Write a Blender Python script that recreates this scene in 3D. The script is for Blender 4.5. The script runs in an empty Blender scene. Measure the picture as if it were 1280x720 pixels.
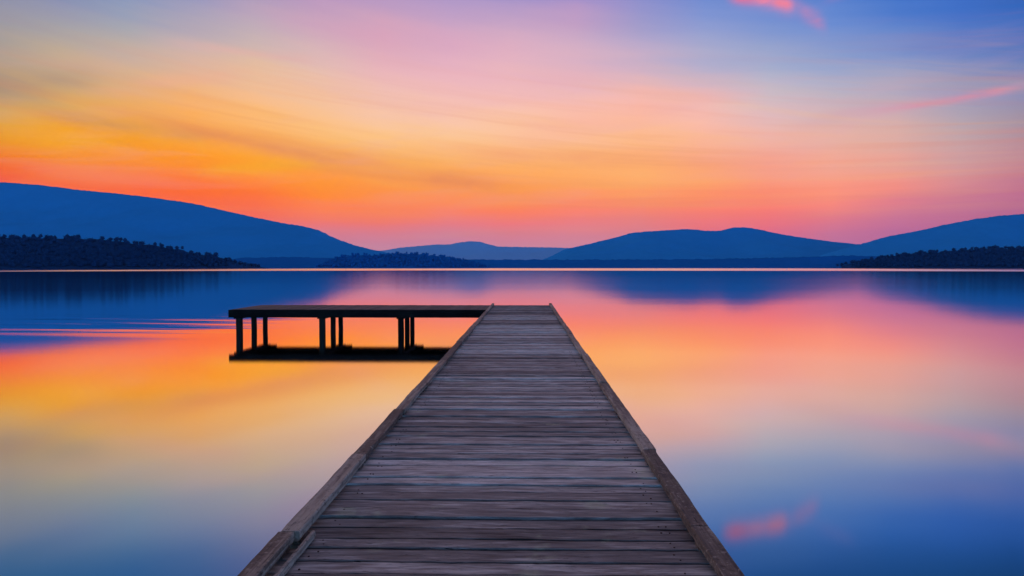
import bpy, bmesh, math, random
import numpy as np
from mathutils import Vector, Matrix, noise

random.seed(7)
rng = np.random.default_rng(11)
R = math.radians
scene = bpy.context.scene
COL = scene.collection

# ------------------------------------------------------------------ camera
EYE = 2.6            # metres above the lake
DECK = 1.0           # top of the boards above the lake
F = 853.333          # 24 mm lens, in pixels of a 1280 wide frame
HOR = 333.8
VPX = 657.0
PITCH = math.atan((360 - HOR) / F)
YAW = math.atan((VPX - 640) / F)
cd = bpy.data.cameras.new('camera')
cd.lens = 24; cd.sensor_width = 36; cd.clip_start = 0.05; cd.clip_end = 40000
cam = bpy.data.objects.new('camera', cd); COL.objects.link(cam)
cam.location = (0, 0, EYE)
cam.rotation_euler = (R(90) - PITCH, 0, YAW)
scene.camera = cam
CM = cam.rotation_euler.to_matrix()


def azel(px, py):
    d = CM @ Vector((px - 640, 360 - py, -F)).normalized()
    return math.atan2(d.x, d.y), math.asin(d.z)


# ------------------------------------------------------------------ helpers
def link(name, me, mat=None, parent=None):
    o = bpy.data.objects.new(name, me); COL.objects.link(o)
    if mat is not None:
        me.materials.append(mat)
    if parent is not None:
        o.parent = parent
    return o


class NT:
    """tiny node-tree writer"""
    def __init__(s, nt):
        s.nt = nt; nt.nodes.clear()

    def n(s, t, **kw):
        nd = s.nt.nodes.new(t)
        for k, v in kw.items():
            if k.startswith('i_'):
                nd.inputs[k[2:].replace('_', ' ')].default_value = v
            else:
                setattr(nd, k, v)
        return nd

    def put(s, sock, v):
        if isinstance(v, bpy.types.NodeSocket):
            s.nt.links.new(v, sock)
        else:
            sock.default_value = v

    def m(s, op, a, b=None, c=None, clamp=False):
        nd = s.nt.nodes.new('ShaderNodeMath'); nd.operation = op; nd.use_clamp = clamp
        for i, v in enumerate((a, b, c)):
            if v is not None:
                s.put(nd.inputs[i], v)
        return nd.outputs[0]

    def ss(s, v, a, b, lo=0.0, hi=1.0, kind='SMOOTHSTEP'):
        nd = s.nt.nodes.new('ShaderNodeMapRange'); nd.interpolation_type = kind
        s.put(nd.inputs['Value'], v)
        s.put(nd.inputs['From Min'], a); s.put(nd.inputs['From Max'], b)
        s.put(nd.inputs['To Min'], lo); s.put(nd.inputs['To Max'], hi)
        return nd.outputs[0]

    def mix(s, f, a, b, mode='MIX'):
        nd = s.nt.nodes.new('ShaderNodeMix'); nd.data_type = 'RGBA'; nd.blend_type = mode
        nd.clamp_factor = True
        s.put(nd.inputs[0], f)
        for i, v in ((6, a), (7, b)):
            s.put(nd.inputs[i], v if isinstance(v, bpy.types.NodeSocket) else (v[0], v[1], v[2], 1))
        return nd.outputs[2]

    def vec(s, x, y, z):
        nd = s.nt.nodes.new('ShaderNodeCombineXYZ')
        for i, v in enumerate((x, y, z)):
            s.put(nd.inputs[i], v)
        return nd.outputs[0]

    def noise(s, v, scale=1.0, detail=3.0, rough=0.5, dist=0.0):
        nd = s.nt.nodes.new('ShaderNodeTexNoise')
        s.put(nd.inputs['Vector'], v)
        nd.inputs['Scale'].default_value = scale; nd.inputs['Detail'].default_value = detail
        nd.inputs['Roughness'].default_value = rough; nd.inputs['Distortion'].default_value = dist
        return nd.outputs[0]

    def ramp(s, f, stops, kind='LINEAR'):
        nd = s.nt.nodes.new('ShaderNodeValToRGB'); cr = nd.color_ramp; cr.interpolation = kind
        while len(cr.elements) < len(stops):
            cr.elements.new(0.5)
        for i, (p, c) in enumerate(sorted(stops, key=lambda q: q[0])):
            cr.elements[i].position = p; cr.elements[i].color = (c[0], c[1], c[2], 1)
        s.put(nd.inputs[0], f)
        return nd.outputs[0]


def material(name):
    m = bpy.data.materials.new(name); m.use_nodes = True
    return m, NT(m.node_tree)


def lin(c):
    return tuple((v / 255 / 12.92) if v / 255 <= 0.04045 else ((v / 255 + 0.055) / 1.055) ** 2.4 for v in c)


# ------------------------------------------------------------------ sky
# afterglow colours by compass direction: rows are (height in the view, colour)
SKY = {
    0: [(-60, (72, 118, 172)), (-25, (108, 132, 172)), (0, (148, 147, 172)), (40, (158, 156, 160)), (78, (182, 162, 142)), (100, (172, 147, 132)),
        (130, (202, 170, 112)), (150, (228, 166, 78)), (180, (234, 152, 50)), (195, (242, 130, 42)),
        (207, (246, 104, 62)), (228, (240, 90, 82)), (300, (225, 90, 110))],
    80: [(-60, (70, 118, 176)), (-25, (108, 135, 178)), (0, (144, 147, 182)), (40, (165, 164, 168)), (80, (205, 175, 142)), (105, (198, 167, 132)),
         (130, (218, 170, 108)), (150, (242, 166, 55)), (180, (247, 160, 28)), (200, (246, 145, 32)),
         (216, (251, 110, 55)), (235, (246, 96, 75)), (300, (225, 95, 115))],
    160: [(-60, (75, 120, 182)), (-25, (110, 138, 184)), (0, (141, 154, 190)), (40, (170, 170, 176)), (80, (207, 178, 156)), (110, (224, 175, 130)),
          (140, (240, 171, 88)), (165, (246, 161, 46)), (190, (249, 155, 30)), (213, (253, 140, 28)),
          (224, (251, 110, 58)), (242, (252, 100, 70)), (300, (225, 100, 125))],
    240: [(-60, (90, 122, 184)), (-25, (125, 140, 188)), (0, (157, 156, 192)), (30, (176, 166, 182)), (60, (202, 181, 180)), (90, (229, 181, 150)),
          (120, (246, 181, 118)), (150, (251, 175, 95)), (180, (253, 160, 55)), (207, (253, 145, 42)),
          (224, (253, 120, 58)), (250, (252, 105, 68)), (305, (220, 110, 140))],
    320: [(-60, (115, 120, 185)), (0, (181, 160, 188)), (30, (187, 171, 187)), (60, (211, 186, 176)), (90, (231, 190, 160)),
          (112, (246, 190, 148)), (140, (253, 190, 126)), (170, (252, 178, 98)), (200, (255, 165, 48)), (218, (255, 150, 45)),
          (228, (255, 134, 58)), (250, (253, 110, 70)), (272, (240, 110, 110)), (310, (200, 120, 155))],
    400: [(-60, (125, 122, 190)), (0, (192, 155, 192)), (40, (206, 171, 187)), (80, (226, 190, 184)), (120, (246, 195, 160)),
          (150, (253, 195, 138)), (175, (253, 190, 115)), (205, (252, 165, 78)), (225, (254, 147, 66)),
          (248, (255, 143, 64)), (262, (255, 125, 90)), (275, (238, 120, 125)), (298, (200, 130, 160)), (315, (185, 132, 168))],
    480: [(-60, (122, 122, 192)), (0, (186, 155, 196)), (40, (216, 166, 187)), (80, (233, 180, 190)), (120, (243, 195, 180)),
          (150, (251, 200, 165)), (180, (254, 198, 128)), (205, (252, 172, 88)), (235, (253, 148, 80)),
          (255, (255, 140, 76)), (270, (247, 120, 108)), (285, (225, 122, 137)), (300, (200, 135, 165)), (315, (188, 135, 170))],
    560: [(-60, (115, 122, 195)), (0, (180, 155, 201)), (40, (206, 166, 196)), (80, (233, 179, 195)), (110, (243, 190, 186)),
          (150, (251, 200, 175)), (180, (253, 200, 150)), (205, (253, 180, 103)), (220, (251, 166, 88)),
          (240, (253, 150, 86)), (260, (255, 130, 88)), (270, (251, 115, 118)), (285, (207, 134, 160)), (315, (188, 132, 168))],
    640: [(-60, (105, 122, 200)), (0, (170, 150, 201)), (40, (210, 170, 196)), (80, (231, 181, 195)), (120, (246, 191, 185)),
          (160, (253, 200, 165)), (190, (254, 190, 133)), (215, (254, 175, 98)), (235, (254, 160, 86)),
          (250, (254, 145, 86)), (265, (253, 125, 103)), (273, (253, 115, 120)), (287, (215, 130, 150)), (315, (190, 135, 168))],
    720: [(-60, (95, 118, 200)), (0, (175, 150, 202)), (20, (194, 156, 194)), (50, (201, 170, 200)), (80, (221, 179, 196)), (110, (236, 186, 190)),
          (130, (250, 190, 180)), (160, (252, 195, 165)), (185, (254, 190, 134)), (210, (254, 180, 112)),
          (235, (254, 161, 98)), (247, (253, 145, 108)), (262, (252, 130, 115)), (276, (240, 125, 130)), (290, (215, 135, 155)), (315, (190, 132, 168))],
    800: [(-60, (75, 110, 195)), (0, (145, 146, 206)), (30, (161, 156, 202)), (60, (186, 171, 205)), (90, (216, 181, 195)), (115, (247, 186, 181)),
          (140, (253, 190, 166)), (165, (253, 190, 152)), (190, (254, 178, 128)), (210, (254, 184, 118)),
          (230, (254, 170, 108)), (250, (253, 145, 105)), (265, (246, 130, 124)), (282, (220, 130, 142)), (315, (190, 125, 165))],
    880: [(-60, (55, 100, 185)), (0, (112, 141, 211)), (30, (141, 156, 210)), (60, (166, 170, 206)), (90, (190, 179, 204)), (115, (232, 185, 186)),
          (140, (246, 190, 184)), (160, (251, 190, 170)), (180, (253, 179, 145)), (210, (253, 170, 120)),
          (230, (254, 165, 110)), (250, (253, 140, 110)), (266, (250, 125, 120)), (282, (232, 118, 132)), (315, (190, 115, 160))],
    960: [(-60, (54, 102, 175)), (0, (100, 135, 208)), (30, (120, 146, 210)), (60, (150, 165, 206)), (90, (176, 180, 205)), (120, (205, 190, 200)),
          (150, (226, 190, 190)), (170, (238, 185, 176)), (190, (246, 171, 150)), (215, (251, 160, 130)),
          (240, (252, 145, 118)), (260, (251, 129, 118)), (275, (236, 115, 130)), (292, (220, 110, 142)), (315, (190, 110, 160))],
    1040: [(-60, (48, 96, 168)), (0, (84, 126, 206)), (30, (105, 140, 210)), (60, (135, 156, 206)), (90, (160, 170, 205)), (120, (190, 181, 196)),
           (150, (216, 181, 181)), (180, (233, 180, 165)), (210, (246, 165, 145)), (240, (253, 150, 128)),
           (256, (253, 140, 125)), (270, (226, 120, 140)), (290, (196, 120, 160)), (315, (178, 112, 165))],
    1120: [(-60, (44, 92, 160)), (0, (66, 116, 202)), (30, (82, 126, 205)), (60, (125, 146, 201)), (90, (158, 165, 200)), (120, (183, 171, 188)),
           (150, (212, 175, 177)), (180, (221, 175, 166)), (210, (236, 160, 150)), (235, (250, 146, 130)),
           (255, (222, 125, 144)), (275, (190, 115, 160)), (315, (175, 105, 160))],
    1200: [(-60, (40, 88, 152)), (0, (60, 110, 200)), (40, (76, 117, 197)), (70, (122, 140, 192)), (100, (146, 151, 190)), (140, (175, 164, 180)),
           (180, (196, 166, 170)), (210, (216, 151, 155)), (235, (216, 140, 148)), (255, (200, 116, 145)),
           (270, (185, 110, 155)), (315, (170, 100, 155))],
    1280: [(-60, (36, 80, 140)), (0, (50, 101, 188)), (40, (62, 110, 190)), (70, (102, 126, 186)), (100, (130, 140, 186)), (140, (160, 146, 166)),
           (170, (170, 146, 160)), (195, (200, 140, 150)), (215, (194, 128, 148)), (245, (190, 110, 145)),
           (265, (176, 106, 150)), (315, (160, 90, 150))],
}
EMAX = R(27)
NS = 30
SIG = 3.5e-5
AIRC = np.array([.045, .13, .42])


def column_ramp(px):
    pts = sorted((azel(px, y)[1], lin(c)) for y, c in SKY[px])
    es = np.array([p[0] for p in pts]); cs = np.array([p[1] for p in pts])
    out = []
    for i in range(NS):
        e = EMAX * i / (NS - 1)
        L = min(350 / max(math.sin(e), 1e-3), 7500)
        T = math.exp(-SIG * L)
        out.append([(np.interp(e, es, cs[:, k]) - AIRC[k] * (1 - T)) / T for k in range(3)])
    out = np.array(out)
    sm = out.copy()
    sm[1:-1] = out[:-2] * .2 + out[1:-1] * .6 + out[2:] * .2
    return [(i / (NS - 1), tuple(np.clip(sm[i], 0.004, 1.3))) for i in range(NS)]


W = bpy.data.worlds.new('World'); scene.world = W; W.use_nodes = True
w = NT(W.node_tree)
tc = w.n('ShaderNodeTexCoord').outputs['Generated']
sx = w.n('ShaderNodeSeparateXYZ'); w.put(sx.inputs[0], tc)
X, Y, Z = sx.outputs
AZ = w.m('ARCTAN2', X, Y)
EL = w.m('ARCSINE', Z)
# thin layers of cloud drag the colours into long, faintly tilted streaks
TL = w.ss(EL, R(4), R(11))
wc = w.vec(w.m('MULTIPLY', AZ, 1.7), w.m('MULTIPLY', w.m('ADD', EL, w.m('MULTIPLY', w.m('MULTIPLY', AZ, TL), 0.10)), 17.0), 3.1)
n1 = w.m('SUBTRACT', w.noise(wc, 1.0, 4, .55, .4), .5)
wc2 = w.vec(w.m('MULTIPLY', AZ, 3.5), w.m('MULTIPLY', w.m('ADD', EL, w.m('MULTIPLY', w.m('MULTIPLY', AZ, TL), 0.16)), 62.0), 9.4)
n2 = w.m('SUBTRACT', w.noise(wc2, 1.0, 3, .5, .3), .5)
amp = w.ss(EL, R(0.5), R(7), .25, 1)
ELw = w.m('ADD', EL, w.m('MULTIPLY', amp, w.m('ADD', w.m('MULTIPLY', n1, R(2.6)), w.m('MULTIPLY', n2, R(0.9)))))
fac = w.m('DIVIDE', ELw, EMAX, clamp=True)
keys = sorted(SKY)
prev = w.ramp(fac, column_ramp(keys[0]))
az_prev = azel(keys[0], 200)[0]
for k in keys[1:]:
    a = azel(k, 200)[0]
    t = w.ss(AZ, az_prev, a, kind='LINEAR')
    prev = w.mix(t, prev, w.ramp(fac, column_ramp(k)))
    az_prev = a
front = prev

# streaks and wisps of cloud
def gauss(v, c, s_):
    q = w.m('DIVIDE', w.m('SUBTRACT', v, c), s_)
    return w.m('POWER', 2.718, w.m('MULTIPLY', w.m('MULTIPLY', q, q), -1.0))


def wisp(x0, y0, x1, y1, wid, col, amt, soft=0.25, bend=0.0, k=0.5, tex=24.0):
    """a cloud lying along the line between two directions"""
    global front
    a0, e0 = azel(x0, y0); a1, e1 = azel(x1, y1)
    t = w.m('DIVIDE', w.m('SUBTRACT', AZ, a0), a1 - a0)
    line = w.m('ADD', e0, w.m('MULTIPLY', t, e1 - e0))
    if bend:
        line = w.m('ADD', line, w.m('MULTIPLY', w.m('MULTIPLY', t, w.m('SUBTRACT', 1.0, t)), bend))
    ww = w.m('ADD', w.m('MULTIPLY', n2, R(.5)), w.m('MULTIPLY', n1, R(1.0)))
    g = gauss(w.m('ADD', EL, ww), line, R(wid))
    ends = w.m('MULTIPLY', w.ss(t, -soft, soft), w.ss(t, 1 + soft, 1 - soft))
    tv = w.vec(w.m('MULTIPLY', AZ, tex), w.m('MULTIPLY', EL, tex * 3.2), 5.0 + x0)
    nn = w.ss(w.noise(tv, 1.0, 4, .6, .6), .5 - k * .35, .5 + k * .35 + .02, 1 - k, 1)
    f = w.m('MULTIPLY', w.m('MULTIPLY', g, ends), w.m('MULTIPLY', nn, amt))
    front = w.mix(f, front, lin(col))


wisp(60, 142, 250, 172, .50, (196, 140, 96), .60, .2, 0, .6, 9)
wisp(150, 140, 420, 202, .55, (226, 138, 92), .50, .2, 0, .7, 12)
wisp(300, 178, 640, 238, .70, (228, 132, 96), .55, .3, 0, .6, 9)
wisp(560, 188, 930, 205, .60, (246, 150, 108), .45, .3, 0, .6, 7)
wisp(-40, 112, 110, 102, 1.0, (150, 128, 128), .45, .3, 0, .4, 7)
wisp(20, 170, 150, 178, .6, (252, 176, 20), .5, .3, 0, .5, 8)
wisp(260, 214, 400, 204, .55, (255, 178, 26), .7, .3, 0, .4, 8)
wisp(640, 172, 860, 130, 1.1, (255, 178, 165), .35, .3, 0, .5, 6)
wisp(230, 55, 390, 75, .40, (232, 176, 172), .55, .3, 0, .6, 12)
wisp(180, 102, 300, 92, .45, (246, 176, 148), .5, .3, 0, .6, 12)
wisp(330, 20, 620, 60, .9, (222, 160, 190), .4, .3, 0, .7, 7)
wisp(560, 100, 760, 95, .9, (238, 178, 196), .35, .3, 0, .7, 7)
wisp(1110, 136, 1270, 108, .24, (226, 140, 160), .72, .22, 0, .35, 16)
wisp(1020, 150, 1180, 122, .50, (214, 160, 178), .5, .3, 0, .4, 10)
wisp(940, -2, 992, 8, .50, (240, 135, 165), .95, .30, 0, .3, 18)
wisp(968, 3, 988, 7, .42, (250, 132, 150), .9, .35, 0, .2, 18)
wisp(1000, 14, 1030, 30, .50, (190, 135, 185), .75, .30, 0, .4, 18)
wisp(915, -6, 940, -2, .50, (255, 110, 130), 1.0, .5, 0, .2, 18)
wisp(1030, 6, 1075, -14, .36, (130, 130, 200), .6, .3, 0, .4, 18)
wisp(1140, 55, 1270, 40, .6, (110, 130, 195), .3, .3, 0, .4, 10)

# finer layered cirrus over the whole glow
for (sa, se, tilt, off_, colr, amt) in ((2.6, 44.0, .22, 2.0, (255, 196, 84), .13), (2.2, 70.0, .12, 7.0, (226, 118, 70), .15), (4.5, 26.0, -.12, 12.0, (236, 170, 190), .14)):
    cv = w.vec(w.m('MULTIPLY', AZ, sa), w.m('MULTIPLY', w.m('ADD', EL, w.m('MULTIPLY', w.m('MULTIPLY', AZ, TL), tilt)), se), off_)
    cf = w.m('MULTIPLY', w.ss(w.noise(cv, 1.0, 5, .58, .5), .46, .72), w.m('MULTIPLY', w.ss(EL, R(3), R(8), .5, 1), w.ss(EL, R(19), R(11))))
    front = w.mix(w.m('MULTIPLY', cf, amt), front, lin(colr))

# the high sky; an added unseen blue belt behind the camera lights the hills
nish = w.n('ShaderNodeTexSky', sky_type='NISHITA', sun_disc=False, sun_elevation=R(4), sun_rotation=R(-52))
UP = (0.520, 0.450, 0.660)
EAST = (0.050, 0.060, 0.115)  # dark sky set above the belt to keep light out of the deck gaps
HILL_FILL_BELT = (0.520, 1.420, 3.050)  # invented bright belt low in the sky, out of view, brightens the hills
hi = w.ss(EL, R(24), R(58))
front2 = w.mix(hi, front, UP)
side = w.ss(w.m('ABSOLUTE', AZ), R(40), R(105))
backc = w.mix(w.ss(EL, R(8), R(15)), HILL_FILL_BELT, EAST)
skyc = w.mix(side, front2, backc)
skyc = w.mix(w.m('MULTIPLY', side, 0.006), skyc, nish.outputs[0], 'ADD')
bg = w.n('ShaderNodeBackground', i_Strength=1.0)
w.put(bg.inputs[0], skyc)
out = w.n('ShaderNodeOutputWorld'); w.put(out.inputs[0], bg.outputs[0])
W.cycles.sampling_method = 'MANUAL'; W.cycles.sample_map_resolution = 1024

# the last glow from the low sun, beyond the left edge of the view
sd = bpy.data.lights.new('sun', 'SUN'); sd.energy = 0.35; sd.angle = R(14); sd.color = (1.0, .55, .30)
so = bpy.data.objects.new('sun', sd); COL.objects.link(so)
a_, e_ = R(-58), R(12)
so.rotation_euler = (-Vector((math.sin(a_) * math.cos(e_), math.cos(a_) * math.cos(e_), math.sin(e_)))).to_track_quat('-Z', 'Y').to_euler()
so.location = (-60, 40, 30)

# ------------------------------------------------------------------ materials
def wood(name, dark, mid, light, axis, bump=.35, rough=.72, wet=False, grain=1.5, chip=0.0):
    """weathered timber; axis = direction the grain runs"""
    m, t = material(name)
    tcn = t.n('ShaderNodeTexCoord').outputs['Object']
    at = t.n('ShaderNodeAttribute', attribute_name='tone').outputs['Fac']
    sp = t.n('ShaderNodeSeparateXYZ'); t.put(sp.inputs[0], tcn)
    px, py, pz = sp.outputs
    off = t.m('MULTIPLY', at, 57.0)
    if axis == 'X':
        g = t.vec(t.m('ADD', t.m('MULTIPLY', px, 3.0), off), t.m('MULTIPLY', py, 26.0), t.m('MULTIPLY', pz, 26.0))
        g2 = t.vec(t.m('ADD', t.m('MULTIPLY', px, 11.0), off), t.m('MULTIPLY', py, 110.0), t.m('MULTIPLY', pz, 150.0))
        b = t.vec(t.m('ADD', t.m('MULTIPLY', px, 1.3), off), t.m('MULTIPLY', py, 4.0), pz)
    elif axis == 'Y':
        g = t.vec(t.m('MULTIPLY', px, 38.0), t.m('ADD', t.m('MULTIPLY', py, 1.6), off), t.m('MULTIPLY', pz, 38.0))
        g2 = t.vec(t.m('MULTIPLY', px, 150.0), t.m('ADD', t.m('MULTIPLY', py, 5.0), off), t.m('MULTIPLY', pz, 150.0))
        b = t.vec(t.m('MULTIPLY', px, 4.0), t.m('ADD', t.m('MULTIPLY', py, 1.3), off), pz)
    else:
        g = t.vec(t.m('MULTIPLY', px, 30.0), t.m('MULTIPLY', py, 30.0), t.m('ADD', t.m('MULTIPLY', pz, 1.6), off))
        g2 = t.vec(t.m('MULTIPLY', px, 120.0), t.m('MULTIPLY', py, 120.0), t.m('ADD', t.m('MULTIPLY', pz, 5.0), off))
        b = t.vec(t.m('MULTIPLY', px, 4.0), t.m('MULTIPLY', py, 4.0), t.m('ADD', pz, off))
    na = t.noise(g, 1.0, 6, .62, .35)
    nb = t.noise(g2, 1.0, 3, .6, .1)
    nc = t.noise(b, 1.0, 4, .6, .5)
    nd = t.noise(tcn, .35, 3, .5)
    tone = t.m('ADD', t.m('MULTIPLY', at, .62), t.m('ADD', t.m('MULTIPLY', t.m('SUBTRACT', na, .5), grain),
               t.m('ADD', t.m('MULTIPLY', t.m('SUBTRACT', nc, .5), .75), t.m('ADD', t.m('MULTIPLY', t.m('SUBTRACT', nd, .5), .35), .19))))
    c = t.ramp(tone, [(0.08, dark), (.5, mid), (.92, light)])
    # fine dark checks in the grain
    crack = t.m('MULTIPLY', t.ss(nb, .60, .70), t.ss(nc, .40, .62))
    c = t.mix(t.m('MULTIPLY', crack, .9), c, tuple(v * .22 for v in dark))
    if chip:
        ch = t.noise(tcn, 26.0, 4, .7, .3)
        c = t.mix(t.m('MULTIPLY', t.ss(ch, .56, .66), chip), c, light)
        c = t.mix(t.m('MULTIPLY', t.ss(ch, .45, .36), chip), c, tuple(v * .5 for v in dark))
    # knots
    vo = t.n('ShaderNodeTexVoronoi', feature='F1'); vo.inputs['Scale'].default_value = 1.0
    if axis == 'X':
        kv = t.vec(t.m('ADD', t.m('MULTIPLY', px, 1.5), off), t.m('MULTIPLY', py, 4.2), 0.0)
    elif axis == 'Y':
        kv = t.vec(t.m('MULTIPLY', px, 4.2), t.m('ADD', t.m('MULTIPLY', py, 1.5), off), 0.0)
    else:
        kv = t.vec(t.m('MULTIPLY', px, 4.0), t.m('MULTIPLY', py, 4.0), t.m('MULTIPLY', pz, 1.5))
    t.put(vo.inputs['Vector'], kv)
    kn = t.m('MULTIPLY', t.ss(vo.outputs['Distance'], .11, .03), .8)
    c = t.mix(kn, c, tuple(v * .35 for v in dark))
    # lichen stains, in patches
    li = t.m('MULTIPLY', t.ss(t.noise(tcn, 2.3, 5, .65), .60, .74), .35)
    c = t.mix(li, c, (light[0] * .75, light[1] * .95, light[2] * .62))
    p = t.n('ShaderNodeBsdfPrincipled')
    t.put(p.inputs['Base Color'], c)
    t.put(p.inputs['Roughness'], t.ss(na, .3, .7, rough - .12, rough + .12, 'LINEAR'))
    p.inputs['Specular IOR Level'].default_value = .08 if wet else .35
    h = t.m('ADD', t.m('MULTIPLY', na, .6), t.m('SUBTRACT', t.m('MULTIPLY', nb, .35), t.m('MULTIPLY', crack, .8)))
    bp = t.n('ShaderNodeBump', i_Strength=bump, i_Distance=.006); t.put(bp.inputs['Height'], h)
    t.put(p.inputs['Normal'], bp.outputs[0])
    o = t.n('ShaderNodeOutputMaterial'); t.put(o.inputs[0], p.outputs[0])
    return m


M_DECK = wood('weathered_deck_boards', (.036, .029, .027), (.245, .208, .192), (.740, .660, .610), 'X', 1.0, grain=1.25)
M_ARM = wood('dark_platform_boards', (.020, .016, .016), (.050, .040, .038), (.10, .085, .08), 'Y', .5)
M_RAIL = wood('edge_timber', (.028, .018, .013), (.150, .102, .074), (.440, .350, .275), 'Y', 1.0, chip=.55)
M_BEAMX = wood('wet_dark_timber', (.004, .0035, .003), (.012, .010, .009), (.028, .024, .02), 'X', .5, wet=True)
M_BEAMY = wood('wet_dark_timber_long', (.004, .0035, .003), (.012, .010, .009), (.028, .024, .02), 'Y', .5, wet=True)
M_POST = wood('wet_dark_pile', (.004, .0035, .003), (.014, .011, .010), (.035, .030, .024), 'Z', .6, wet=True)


def forest(name, dark, light, cell=.02):
    m, t = material(name)
    pos = t.n('ShaderNodeNewGeometry').outputs['Position']
    a = t.noise(pos, .006, 5, .6, .4)
    b = t.noise(pos, .05, 4, .6)
    vo = t.n('ShaderNodeTexVoronoi'); t.put(vo.inputs['Vector'], pos); vo.inputs['Scale'].default_value = .09
    f = t.m('ADD', t.m('MULTIPLY', a, .7), t.m('MULTIPLY', b, .5))
    c = t.ramp(f, [(.30, dark), (.90, light)])
    p = t.n('ShaderNodeBsdfPrincipled', i_Roughness=1.0); p.inputs['Specular IOR Level'].default_value = 0
    t.put(p.inputs['Base Color'], c)
    bp = t.n('ShaderNodeBump', i_Strength=.06, i_Distance=5.0)
    t.put(bp.inputs['Height'], t.m('SUBTRACT', 1.0, vo.outputs['Distance'])); t.put(p.inputs['Normal'], bp.outputs[0])
    o = t.n('ShaderNodeOutputMaterial'); t.put(o.inputs[0], p.outputs[0])
    return m


M_HILL = forest('haze_tinted_wooded_hill', (.018, .270, .620), (.024, .310, .700))  # blue of distance haze painted into the base colour, besides the haze volume
M_HILLF = forest('haze_tinted_far_hill', (.22, .48, .80), (.24, .51, .84))  # paler haze blue painted in for the far ridge
M_LOW = forest('haze_tinted_low_shore', (.006, .140, .420), (.010, .165, .480))  # haze blue painted into the low shore as well
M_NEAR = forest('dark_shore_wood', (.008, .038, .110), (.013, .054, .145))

# water
mw, t = material('lake_water')
pos = t.n('ShaderNodeNewGeometry').outputs['Position']
sp = t.n('ShaderNodeSeparateXYZ'); t.put(sp.inputs[0], pos)
px, py, pz = sp.outputs
dist = t.m('SQRT', t.m('ADD', t.m('MULTIPLY', px, px), t.m('MULTIPLY', py, py)))
# a breath of wind ruffles the water along the far shore, and a small patch left of the pier head
meander = t.m('MULTIPLY', t.m('SUBTRACT', t.noise(t.vec(t.m('MULTIPLY', px, .002), t.m('MULTIPLY', py, .001), 0.0), 1.0, 3), .5), 160.0)
band = t.m('MULTIPLY', t.ss(t.m('ADD', dist, meander), 470.0, 560.0), t.m('MULTIPLY', t.ss(px, -520.0, -250.0, .2, 1.0), t.m('MULTIPLY', t.ss(px, 640.0, 330.0, .35, 1.0), t.ss(t.noise(t.vec(t.m('MULTIPLY', px, .006), t.m('MULTIPLY', py, .012), 7.0), 1.0, 3), .35, .55, .45, 1.0))))
rough = t.m('ADD', t.ss(dist, 8.0, 160.0, .066, .098), t.m('MULTIPLY', band, .24))
rv = t.vec(t.m('MULTIPLY', px, .045), t.m('MULTIPLY', t.m('ADD', py, t.m('MULTIPLY', px, .10)), .50), 0.0)
rip = t.noise(rv, 1.0, 3, .5, .3)
rv2 = t.vec(t.m('MULTIPLY', px, .010), t.m('MULTIPLY', py, .06), 4.0)
swell = t.noise(rv2, 1.0, 2, .5)
pat = t.m('MULTIPLY', t.m('MULTIPLY', t.ss(px, -30.0, -22.0), t.ss(px, -9.0, -13.0)),
          t.m('MULTIPLY', t.ss(py, 24.5, 28.0), t.ss(py, 40.0, 33.0)))
amp = t.m('MULTIPLY', t.m('ADD', .0011, t.m('MULTIPLY', pat, .034)), t.ss(dist, 260.0, 60.0))
h = t.m('ADD', t.m('MULTIPLY', rip, amp), t.m('MULTIPLY', swell, t.m('MULTIPLY', .012, t.ss(dist, 500.0, 100.0))))
bp = t.n('ShaderNodeBump', i_Strength=1.0, i_Distance=1.0); t.put(bp.inputs['Height'], h)
gl = t.n('ShaderNodeBsdfGlossy'); gl.distribution = 'BECKMANN'
lw0 = t.n('ShaderNodeLayerWeight', i_Blend=.5)
t.put(gl.inputs['Color'], t.mix(t.ss(lw0.outputs['Facing'], .58, .86), (.60, .86, .91), (.99, .985, .985))); t.put(gl.inputs['Roughness'], rough); t.put(gl.inputs['Normal'], bp.outputs[0])
df = t.n('ShaderNodeBsdfDiffuse'); t.put(df.inputs['Color'], (.004, .026, .075, 1))
lw = t.n('ShaderNodeLayerWeight', i_Blend=.5)
fr = t.ss(lw.outputs['Facing'], .56, .88, .50, 1.0, 'LINEAR')
mx = t.n('ShaderNodeMixShader'); t.put(mx.inputs[0], fr); t.put(mx.inputs[1], df.outputs[0]); t.put(mx.inputs[2], gl.outputs[0])
o = t.n('ShaderNodeOutputMaterial'); t.put(o.inputs[0], mx.outputs[0])
me = bpy.data.meshes.new('lake')
me.from_pydata([(-7000, -2500, 0), (7000, -2500, 0), (7000, 7000, 0), (-7000, 7000, 0)], [], [(0, 1, 2, 3)])
lake = link('lake_water', me, mw); lake['kind'] = 'structure'

# ------------------------------------------------------------------ hills
def fbm(x, y, s, o=4):
    return noise.fractal(Vector((x / s, y / s, s * .37)), 0.9, 2.1, o)


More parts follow.
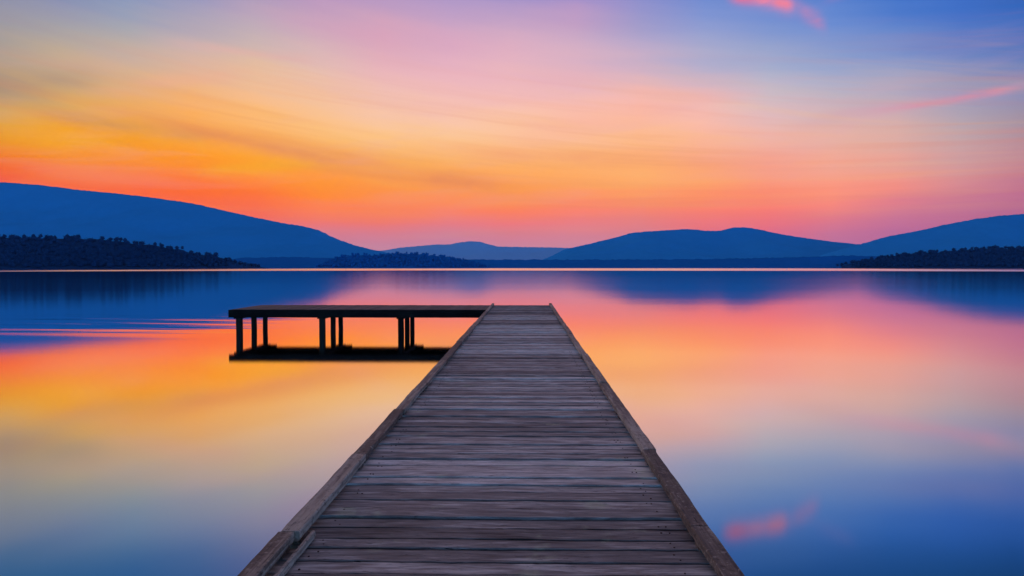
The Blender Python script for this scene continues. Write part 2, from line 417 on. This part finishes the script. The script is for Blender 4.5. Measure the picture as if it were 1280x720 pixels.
def hill(name, pts, dr, df, db, mat, step, rows, tree, relief=.10, wob=0.0):
    """ridge given by directions; a solid hill with its own front and back slopes"""
    pr = []
    for px, py in pts:
        a, e = azel(px, py)
        y = dr
        pr.append((y * math.tan(a), max(EYE + y / math.cos(a) * math.tan(e), -3)))
    pr.sort()
    xs = np.array([p[0] for p in pr]); hs = np.array([p[1] for p in pr])
    n = int((xs[-1] - xs[0]) / step) + 1
    X_ = np.linspace(xs[0], xs[-1], n)
    H_ = np.interp(X_, xs, hs)
    ker = np.ones(3) / 3
    H_[1:-1] = np.convolve(H_, ker, 'valid')
    V = []
    nb = rows // 3
    for j in range(rows + nb + 1):
        tt = j / rows
        for i in range(n):
            x, hmax = X_[i], H_[i]
            if j <= rows:
                y = df + (dr - df) * tt
                y += (1 - tt) * 120 * fbm(x, 0, 500, 3)
                p = tt ** 1.25 * (1 - .25 * math.sin(math.pi * tt) * (.5 + fbm(x, y, 420, 3)))
            else:
                q = (j - rows) / nb
                y = dr + (db - dr) * q
                p = (1 - q) ** 1.3
            z = hmax * p
            z += relief * hmax * fbm(x, y, 340, 4) * math.sin(math.pi * min(tt, 1)) * .45
            if 0 < tt and z > 1:
                z += tree * (random.random() - .55) * min(1, z / 15)
            if j == 0 or j == rows + nb or hmax <= 0:
                z = -3
            if i == 0 or i == n - 1:
                z = min(z, -3)
            V.append((x + (random.random() - .5) * step * .5, y + (random.random() - .5) * step * .5, z))
    Fc = []
    for j in range(rows + nb):
        for i in range(n - 1):
            a = j * n + i
            Fc.append((a, a + 1, a + 1 + n, a + n))
    me = bpy.data.meshes.new(name); me.from_pydata(V, [], Fc)
    me.polygons.foreach_set('use_smooth', [True] * len(me.polygons))
    o = link(name, me, mat); o['kind'] = 'structure'
    return o


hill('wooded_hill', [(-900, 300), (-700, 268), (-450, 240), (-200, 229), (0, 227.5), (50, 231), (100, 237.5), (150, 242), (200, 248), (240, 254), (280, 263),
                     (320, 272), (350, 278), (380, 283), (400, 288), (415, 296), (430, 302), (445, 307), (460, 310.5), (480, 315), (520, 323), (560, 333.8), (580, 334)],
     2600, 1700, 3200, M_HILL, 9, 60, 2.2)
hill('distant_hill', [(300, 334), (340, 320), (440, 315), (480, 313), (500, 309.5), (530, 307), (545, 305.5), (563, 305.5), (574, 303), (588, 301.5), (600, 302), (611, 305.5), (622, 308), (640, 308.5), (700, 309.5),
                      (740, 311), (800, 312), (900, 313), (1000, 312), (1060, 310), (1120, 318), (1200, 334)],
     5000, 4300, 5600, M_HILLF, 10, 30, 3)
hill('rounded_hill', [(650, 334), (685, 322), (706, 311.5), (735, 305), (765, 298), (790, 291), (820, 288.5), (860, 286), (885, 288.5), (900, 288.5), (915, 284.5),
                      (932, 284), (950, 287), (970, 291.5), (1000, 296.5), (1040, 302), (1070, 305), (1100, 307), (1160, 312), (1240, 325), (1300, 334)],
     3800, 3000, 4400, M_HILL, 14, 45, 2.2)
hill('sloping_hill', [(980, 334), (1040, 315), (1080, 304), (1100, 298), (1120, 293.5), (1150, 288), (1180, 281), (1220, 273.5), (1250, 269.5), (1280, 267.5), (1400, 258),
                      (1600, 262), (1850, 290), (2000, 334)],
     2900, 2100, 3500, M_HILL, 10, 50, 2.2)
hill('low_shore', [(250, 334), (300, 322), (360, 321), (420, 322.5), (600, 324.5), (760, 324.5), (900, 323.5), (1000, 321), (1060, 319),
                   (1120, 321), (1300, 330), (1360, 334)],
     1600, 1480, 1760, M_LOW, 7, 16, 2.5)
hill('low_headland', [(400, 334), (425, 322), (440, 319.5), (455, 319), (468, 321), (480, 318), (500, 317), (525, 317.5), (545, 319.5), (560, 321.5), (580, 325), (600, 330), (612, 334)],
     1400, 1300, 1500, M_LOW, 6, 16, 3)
HL = [(-700, 296), (-300, 290), (-100, 292), (0, 297), (60, 297), (100, 298), (150, 302), (200, 308), (228, 313), (246, 320), (260, 318), (272, 321), (282, 326), (289, 332), (293, 337)]
HR = [(1060, 334), (1080, 326), (1120, 320), (1150, 317), (1180, 315), (1220, 312), (1280, 310), (1400, 306), (1600, 310), (1800, 334)]
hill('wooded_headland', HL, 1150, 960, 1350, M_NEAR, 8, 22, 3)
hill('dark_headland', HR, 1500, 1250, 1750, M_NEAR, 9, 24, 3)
FARM = [(230, 332), (330, 330), (420, 331), (560, 331.5), (760, 331), (900, 331), (1100, 330.5), (1200, 332)]


def crown_template():
    bm = bmesh.new(); bmesh.ops.create_icosphere(bm, subdivisions=1, radius=1)
    v = np.array([x.co[:] for x in bm.verts]); f = np.array([[q.index for q in p.verts] for p in bm.faces]); bm.free()
    return v, f


CV, CF = crown_template()


def wood_mass(name, pts, dr, df, mat, count, hmin, hmax, label, cover=1.0):
    """far-off wood: many uneven crowns with trunks, one mass"""
    o = bpy.data.objects[pts]
    me0 = o.data
    co = np.empty(len(me0.vertices) * 3); me0.vertices.foreach_get('co', co); co = co.reshape(-1, 3)
    land = co[(co[:, 2] > 2.2)]
    pick = land[rng.integers(0, len(land), count)]
    VV, FF = [], []; k = 0
    NT_ = 46
    for (x, y, z) in pick:
        x += rng.uniform(-6, 6); y += rng.uniform(-6, 6)
        hh = rng.uniform(hmin, hmax) * (1.0 + .28 * fbm(x, y, 160, 3)); r = hh * rng.uniform(.42, .66)
        point = rng.random() < .1
        # dark heart of the crown
        v = CV * (1 + rng.normal(0, .12, (len(CV), 1))) * np.array([r * .72, r * .78, hh * .42]) + np.array([x, y, z + hh * .34])
        VV.append(v); FF.append(CF + k); k += len(CV)
        # sprays of foliage spread through the crown
        d = rng.normal(size=(NT_, 3)); d /= np.linalg.norm(d, axis=1)[:, None]
        d *= rng.uniform(.55, 1.0, (NT_, 1))
        wz = (1 - .75 * (d[:, 2:3] * .5 + .5)) if point else np.ones((NT_, 1))
        c0 = np.concatenate([d[:, :2] * r * wz, d[:, 2:3] * hh * .52], 1) + np.array([x, y, z + hh * .38])
        tri = c0[:, None, :] + rng.normal(0, .62, (NT_, 3, 3))
        VV.append(tri.reshape(-1, 3)); FF.append(np.arange(NT_ * 3).reshape(-1, 3) + k); k += NT_ * 3
    V = np.concatenate(VV); Fc = np.concatenate(FF)
    me = bpy.data.meshes.new(name); me.from_pydata(V.tolist(), [], Fc.tolist())
    ob = link(name, me, mat); ob['kind'] = 'stuff'; ob['label'] = label; ob['category'] = 'forest'
    return ob


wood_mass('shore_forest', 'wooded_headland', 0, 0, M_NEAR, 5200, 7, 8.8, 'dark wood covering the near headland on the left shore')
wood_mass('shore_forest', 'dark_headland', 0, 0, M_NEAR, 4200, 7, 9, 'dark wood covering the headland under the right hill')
wood_mass('shore_forest', 'low_headland', 0, 0, M_LOW, 900, 4, 6.5, 'wooded point painted haze blue below the gap between the hills')

# ------------------------------------------------------------------ the pier
pier = bpy.data.objects.new('pier', None); COL.objects.link(pier)
pier.location = (-.16, 14, 0)
pier['label'] = 'long weathered wooden pier with a dark side platform on square piles standing in the lake'
pier['category'] = 'pier'
PO = Vector(pier.location)


class MB:
    """collects slightly worn timbers with a tone per timber"""
    def __init__(s):
        s.bm = bmesh.new(); s.t = []

    def timber(s, x0, x1, y0, y1, z0, z1, long='X', tone=None, segs=6, wear=.004, bev=.006, yaw=0.0, bow=.0):
        tone = random.random() if tone is None else tone
        ax = 'XYZ'.index(long)
        lo = [x0, y0, z0]; hi_ = [x1, y1, z1]
        oth = [i for i in range(3) if i != ax]
        L = hi_[ax] - lo[ax]
        cs = [(lo[oth[0]] + hi_[oth[0]]) / 2, (lo[oth[1]] + hi_[oth[1]]) / 2]
        hs = [(hi_[oth[0]] - lo[oth[0]]) / 2, (hi_[oth[1]] - lo[oth[1]]) / 2]
        prof = [(-1, -1, 1, 0), (1, -1, -1, 0), (1, -1, 0, 1), (1, 1, 0, -1), (1, 1, -1, 0), (-1, 1, 1, 0), (-1, 1, 0, -1), (-1, -1, 0, 1)]
        rings = []
        ph = random.uniform(0, 6.28)
        for k in range(segs + 1):
            u = k / segs
            b = bow * math.sin(math.pi * u) + wear * math.sin(ph + u * 7)
            ring = []
            for (a, c, da, dc) in prof:
                p = [0, 0, 0]
                p[ax] = lo[ax] + L * u
                jit = (random.random() - .5) * wear
                p[oth[0]] = cs[0] + a * hs[0] + da * bev + jit
                p[oth[1]] = cs[1] + c * hs[1] + dc * bev + (random.random() - .5) * wear * .5
                p[oth[0]] += b * .5 + yaw * (u - .5) * L
                ring.append(s.bm.verts.new(Vector(p) - PO))
            rings.append(ring)
        n = len(prof)
        fs = []
        for k in range(segs):
            for i in range(n):
                fs.append(s.bm.faces.new((rings[k][i], rings[k][(i + 1) % n], rings[k + 1][(i + 1) % n], rings[k + 1][i])))
        fs.append(s.bm.faces.new(rings[0])); fs.append(s.bm.faces.new(list(reversed(rings[-1]))))
        s.t += [tone] * len(fs)

    def build(s, name, mat, parent=pier, label=None):
        bmesh.ops.recalc_face_normals(s.bm, faces=s.bm.faces[:])
        me = bpy.data.meshes.new(name); s.bm.to_mesh(me); s.bm.free()
        at = me.attributes.new('tone', 'FLOAT', 'FACE'); at.data.foreach_set('value', s.t)
        o = link(name, me, mat, parent)
        if label:
            o['label'] = label
        return o


XL, XR = -1.405, 1.08
YA, YB = 25.55, 28.6
# walkway boards, laid across
nails = []
mb = MB(); y = -9.0; grp = .5
while y < YB - .12:
    wd = random.choice([.135, .145, .155, .165, .175, .19])
    if YB - y < .32:
        wd = YB - y - .004
    gap = random.choice([.018, .022, .028, .034, .042])
    grp += random.uniform(-.34, .34); grp = min(.95, max(.05, grp))
    tone = min(1, max(0, 1.15 * (.45 * grp + .55 * random.random()) - .06))
    dz = random.uniform(-.011, .005)
    mb.timber(XL + .02 + random.uniform(-.015, .01), XR - .02 + random.uniform(-.01, .015), y, y + wd - gap, DECK - .062 + dz, DECK + dz,
              'X', tone, 20, .008, .003, random.uniform(-.0015, .0015))
    if 1.5 < y < 13:
        for nx in (XL + .21, XL + .24, XR - .25, XR - .22):
            if random.random() < .25:
                continue
            nails.append((nx + random.uniform(-.012, .012), y + (wd - gap) * (.5 + random.choice((-.24, .24)) + random.uniform(-.05, .05)), DECK + dz))
    y += wd
mb.build('walkway_deck', M_DECK, label='weathered grey brown cross boards of the walkway')
bmn = bmesh.new()
for (nx, ny, nz) in nails:
    r_ = random.uniform(.0055, .0075)
    lo = [bmn.verts.new(Vector((nx + r_ * math.cos(q * .785), ny + r_ * math.sin(q * .785), nz - .002)) - PO) for q in range(8)]
    up = [bmn.verts.new(Vector((nx + .8 * r_ * math.cos(q * .785), ny + .8 * r_ * math.sin(q * .785), nz + .0035)) - PO) for q in range(8)]
    for q in range(8):
        bmn.faces.new((lo[q], lo[(q + 1) % 8], up[(q + 1) % 8], up[q]))
    bmn.faces.new(up)
men = bpy.data.meshes.new('nail_heads'); bmn.to_mesh(men); bmn.free()
mn, tn = material('rusty_nail')
pn = tn.n('ShaderNodeBsdfPrincipled', i_Roughness=.7, i_Metallic=.5)
tn.put(pn.inputs['Base Color'], tn.ramp(tn.noise(tn.n('ShaderNodeTexCoord').outputs['Object'], 90.0, 3), [(.35, (.025, .014, .010)), (.7, (.12, .055, .03))]))
on = tn.n('ShaderNodeOutputMaterial'); tn.put(on.inputs[0], pn.outputs[0])
nh = link('nail_heads', men, mn, pier); nh['kind'] = 'stuff'
# kerb timbers along both edges, in butted lengths
for side_, xe in ((-1, XL), (1, XR)):
    y = -7.9 if side_ < 0 else -7.85
    k = 0
    while y < YB - .3:
        L = random.uniform(1.62, 1.78) if y < 7.5 else random.uniform(1.6, 3.3)
        if YB - (y + L) < .6:
            L = YB - y
        wd = random.uniform(.098, .116); sh = random.uniform(-.006, .006)
        if side_ < 0 and 1.5 < y < 3.0:
            sh = -.014
        mb = MB()
        hgt = random.uniform(.048, .060)
        ra, rb = (xe + sh, xe + sh + wd) if side_ < 0 else (xe + sh - wd, xe + sh)
        mb.timber(ra, rb, y + .006, y + L - .006, DECK + .030, DECK + .030 + hgt, 'Y', random.uniform(.15, .95), 14, .006, .007, random.uniform(-.003, .003), random.uniform(-.008, .008))
        for yb in (y + .05, y + L - .17):
            mb.timber(ra + .012, rb - .012, yb, yb + .12, DECK - .004, DECK + .032, 'Y', .3, 2, .002, .004)
        mb.build('kerb_timber', M_RAIL)
        y += L; k += 1
# a thin broken strip lying beside the near left kerb
mb = MB(); mb.timber(XL + .14, XL + .163, 2.2, 3.95, DECK + .006, DECK + .05, 'Y', .95, 8, .008, .005, .004)
mb.build('loose_batten', M_RAIL, label='pale thin batten beside the near left kerb')
# stringers under the walkway
for xx in (XL + .06, -.16, XR - .20):
    mb = MB(); mb.timber(xx, xx + .14, -9, YB - .05, DECK - .31, DECK - .055, 'Y', .4, 20, .006, .008)
    mb.build('stringer', M_BEAMY)
# side platform: boards laid along the walkway direction, so their ends show to the front
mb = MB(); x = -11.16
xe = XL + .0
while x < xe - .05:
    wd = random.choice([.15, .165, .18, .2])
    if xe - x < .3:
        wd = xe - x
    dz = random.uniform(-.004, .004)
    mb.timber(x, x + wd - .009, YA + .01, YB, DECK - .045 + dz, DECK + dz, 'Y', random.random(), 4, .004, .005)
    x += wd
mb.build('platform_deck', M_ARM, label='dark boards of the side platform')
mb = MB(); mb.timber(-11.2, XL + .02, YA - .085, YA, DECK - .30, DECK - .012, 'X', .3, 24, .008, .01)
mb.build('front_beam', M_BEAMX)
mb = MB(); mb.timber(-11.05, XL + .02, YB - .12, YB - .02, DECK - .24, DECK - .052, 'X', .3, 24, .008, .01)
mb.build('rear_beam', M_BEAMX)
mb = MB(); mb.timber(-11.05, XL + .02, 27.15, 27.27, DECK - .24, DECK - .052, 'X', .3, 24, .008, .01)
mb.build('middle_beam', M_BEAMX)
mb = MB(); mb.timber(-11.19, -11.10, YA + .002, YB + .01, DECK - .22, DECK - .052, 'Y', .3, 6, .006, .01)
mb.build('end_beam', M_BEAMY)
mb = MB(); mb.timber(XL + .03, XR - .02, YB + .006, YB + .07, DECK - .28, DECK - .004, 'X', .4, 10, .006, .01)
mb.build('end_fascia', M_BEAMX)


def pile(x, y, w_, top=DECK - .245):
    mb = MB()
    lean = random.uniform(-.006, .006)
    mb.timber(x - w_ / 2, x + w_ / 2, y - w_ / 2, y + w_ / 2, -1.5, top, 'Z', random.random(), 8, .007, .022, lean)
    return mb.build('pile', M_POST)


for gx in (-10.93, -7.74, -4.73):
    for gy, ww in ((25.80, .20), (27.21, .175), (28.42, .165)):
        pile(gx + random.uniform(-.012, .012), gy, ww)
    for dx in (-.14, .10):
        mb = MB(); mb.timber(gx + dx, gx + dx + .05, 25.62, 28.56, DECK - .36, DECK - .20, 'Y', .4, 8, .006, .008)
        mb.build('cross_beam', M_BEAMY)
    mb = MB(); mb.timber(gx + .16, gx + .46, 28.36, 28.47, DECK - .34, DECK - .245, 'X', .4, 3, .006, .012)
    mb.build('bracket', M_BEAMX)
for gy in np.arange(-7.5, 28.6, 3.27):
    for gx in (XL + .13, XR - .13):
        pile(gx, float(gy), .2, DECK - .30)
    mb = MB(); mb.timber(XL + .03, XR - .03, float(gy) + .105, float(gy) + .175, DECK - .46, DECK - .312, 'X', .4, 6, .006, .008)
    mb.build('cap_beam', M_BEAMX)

# ------------------------------------------------------------------ haze
bm = bmesh.new()
bmesh.ops.create_cube(bm, size=1.0)
me = bpy.data.meshes.new('haze'); 
for v in bm.verts:
    v.co = Vector((v.co.x * 14100, v.co.y * 9700 + 2250, (v.co.z + .5) * 358 - 6))
bm.to_mesh(me); bm.free()
mh, t = material('haze_air')
pv = t.n('ShaderNodeVolumePrincipled')
pv.inputs['Color'].default_value = (.16, .45, .98, 1)
pv.inputs['Density'].default_value = SIG
pv.inputs['Anisotropy'].default_value = 0.0
o = t.n('ShaderNodeOutputMaterial'); t.put(o.inputs['Volume'], pv.outputs[0])
hz = link('haze', me, mh); hz['kind'] = 'stuff'; hz['label'] = 'thin blue evening haze over the lake and hills'; hz['category'] = 'haze'

# ------------------------------------------------------------------ render
c = scene.cycles
c.use_denoising = True
c.max_bounces = 6; c.diffuse_bounces = 2; c.glossy_bounces = 3; c.volume_bounces = 0; c.transmission_bounces = 1
c.sample_clamp_indirect = 6
c.use_adaptive_sampling = True; c.adaptive_threshold = 0.01
vs = scene.view_settings
vs.view_transform = 'Standard'; vs.look = 'None'; vs.exposure = 0; vs.gamma = 1; vs.use_curve_mapping = False
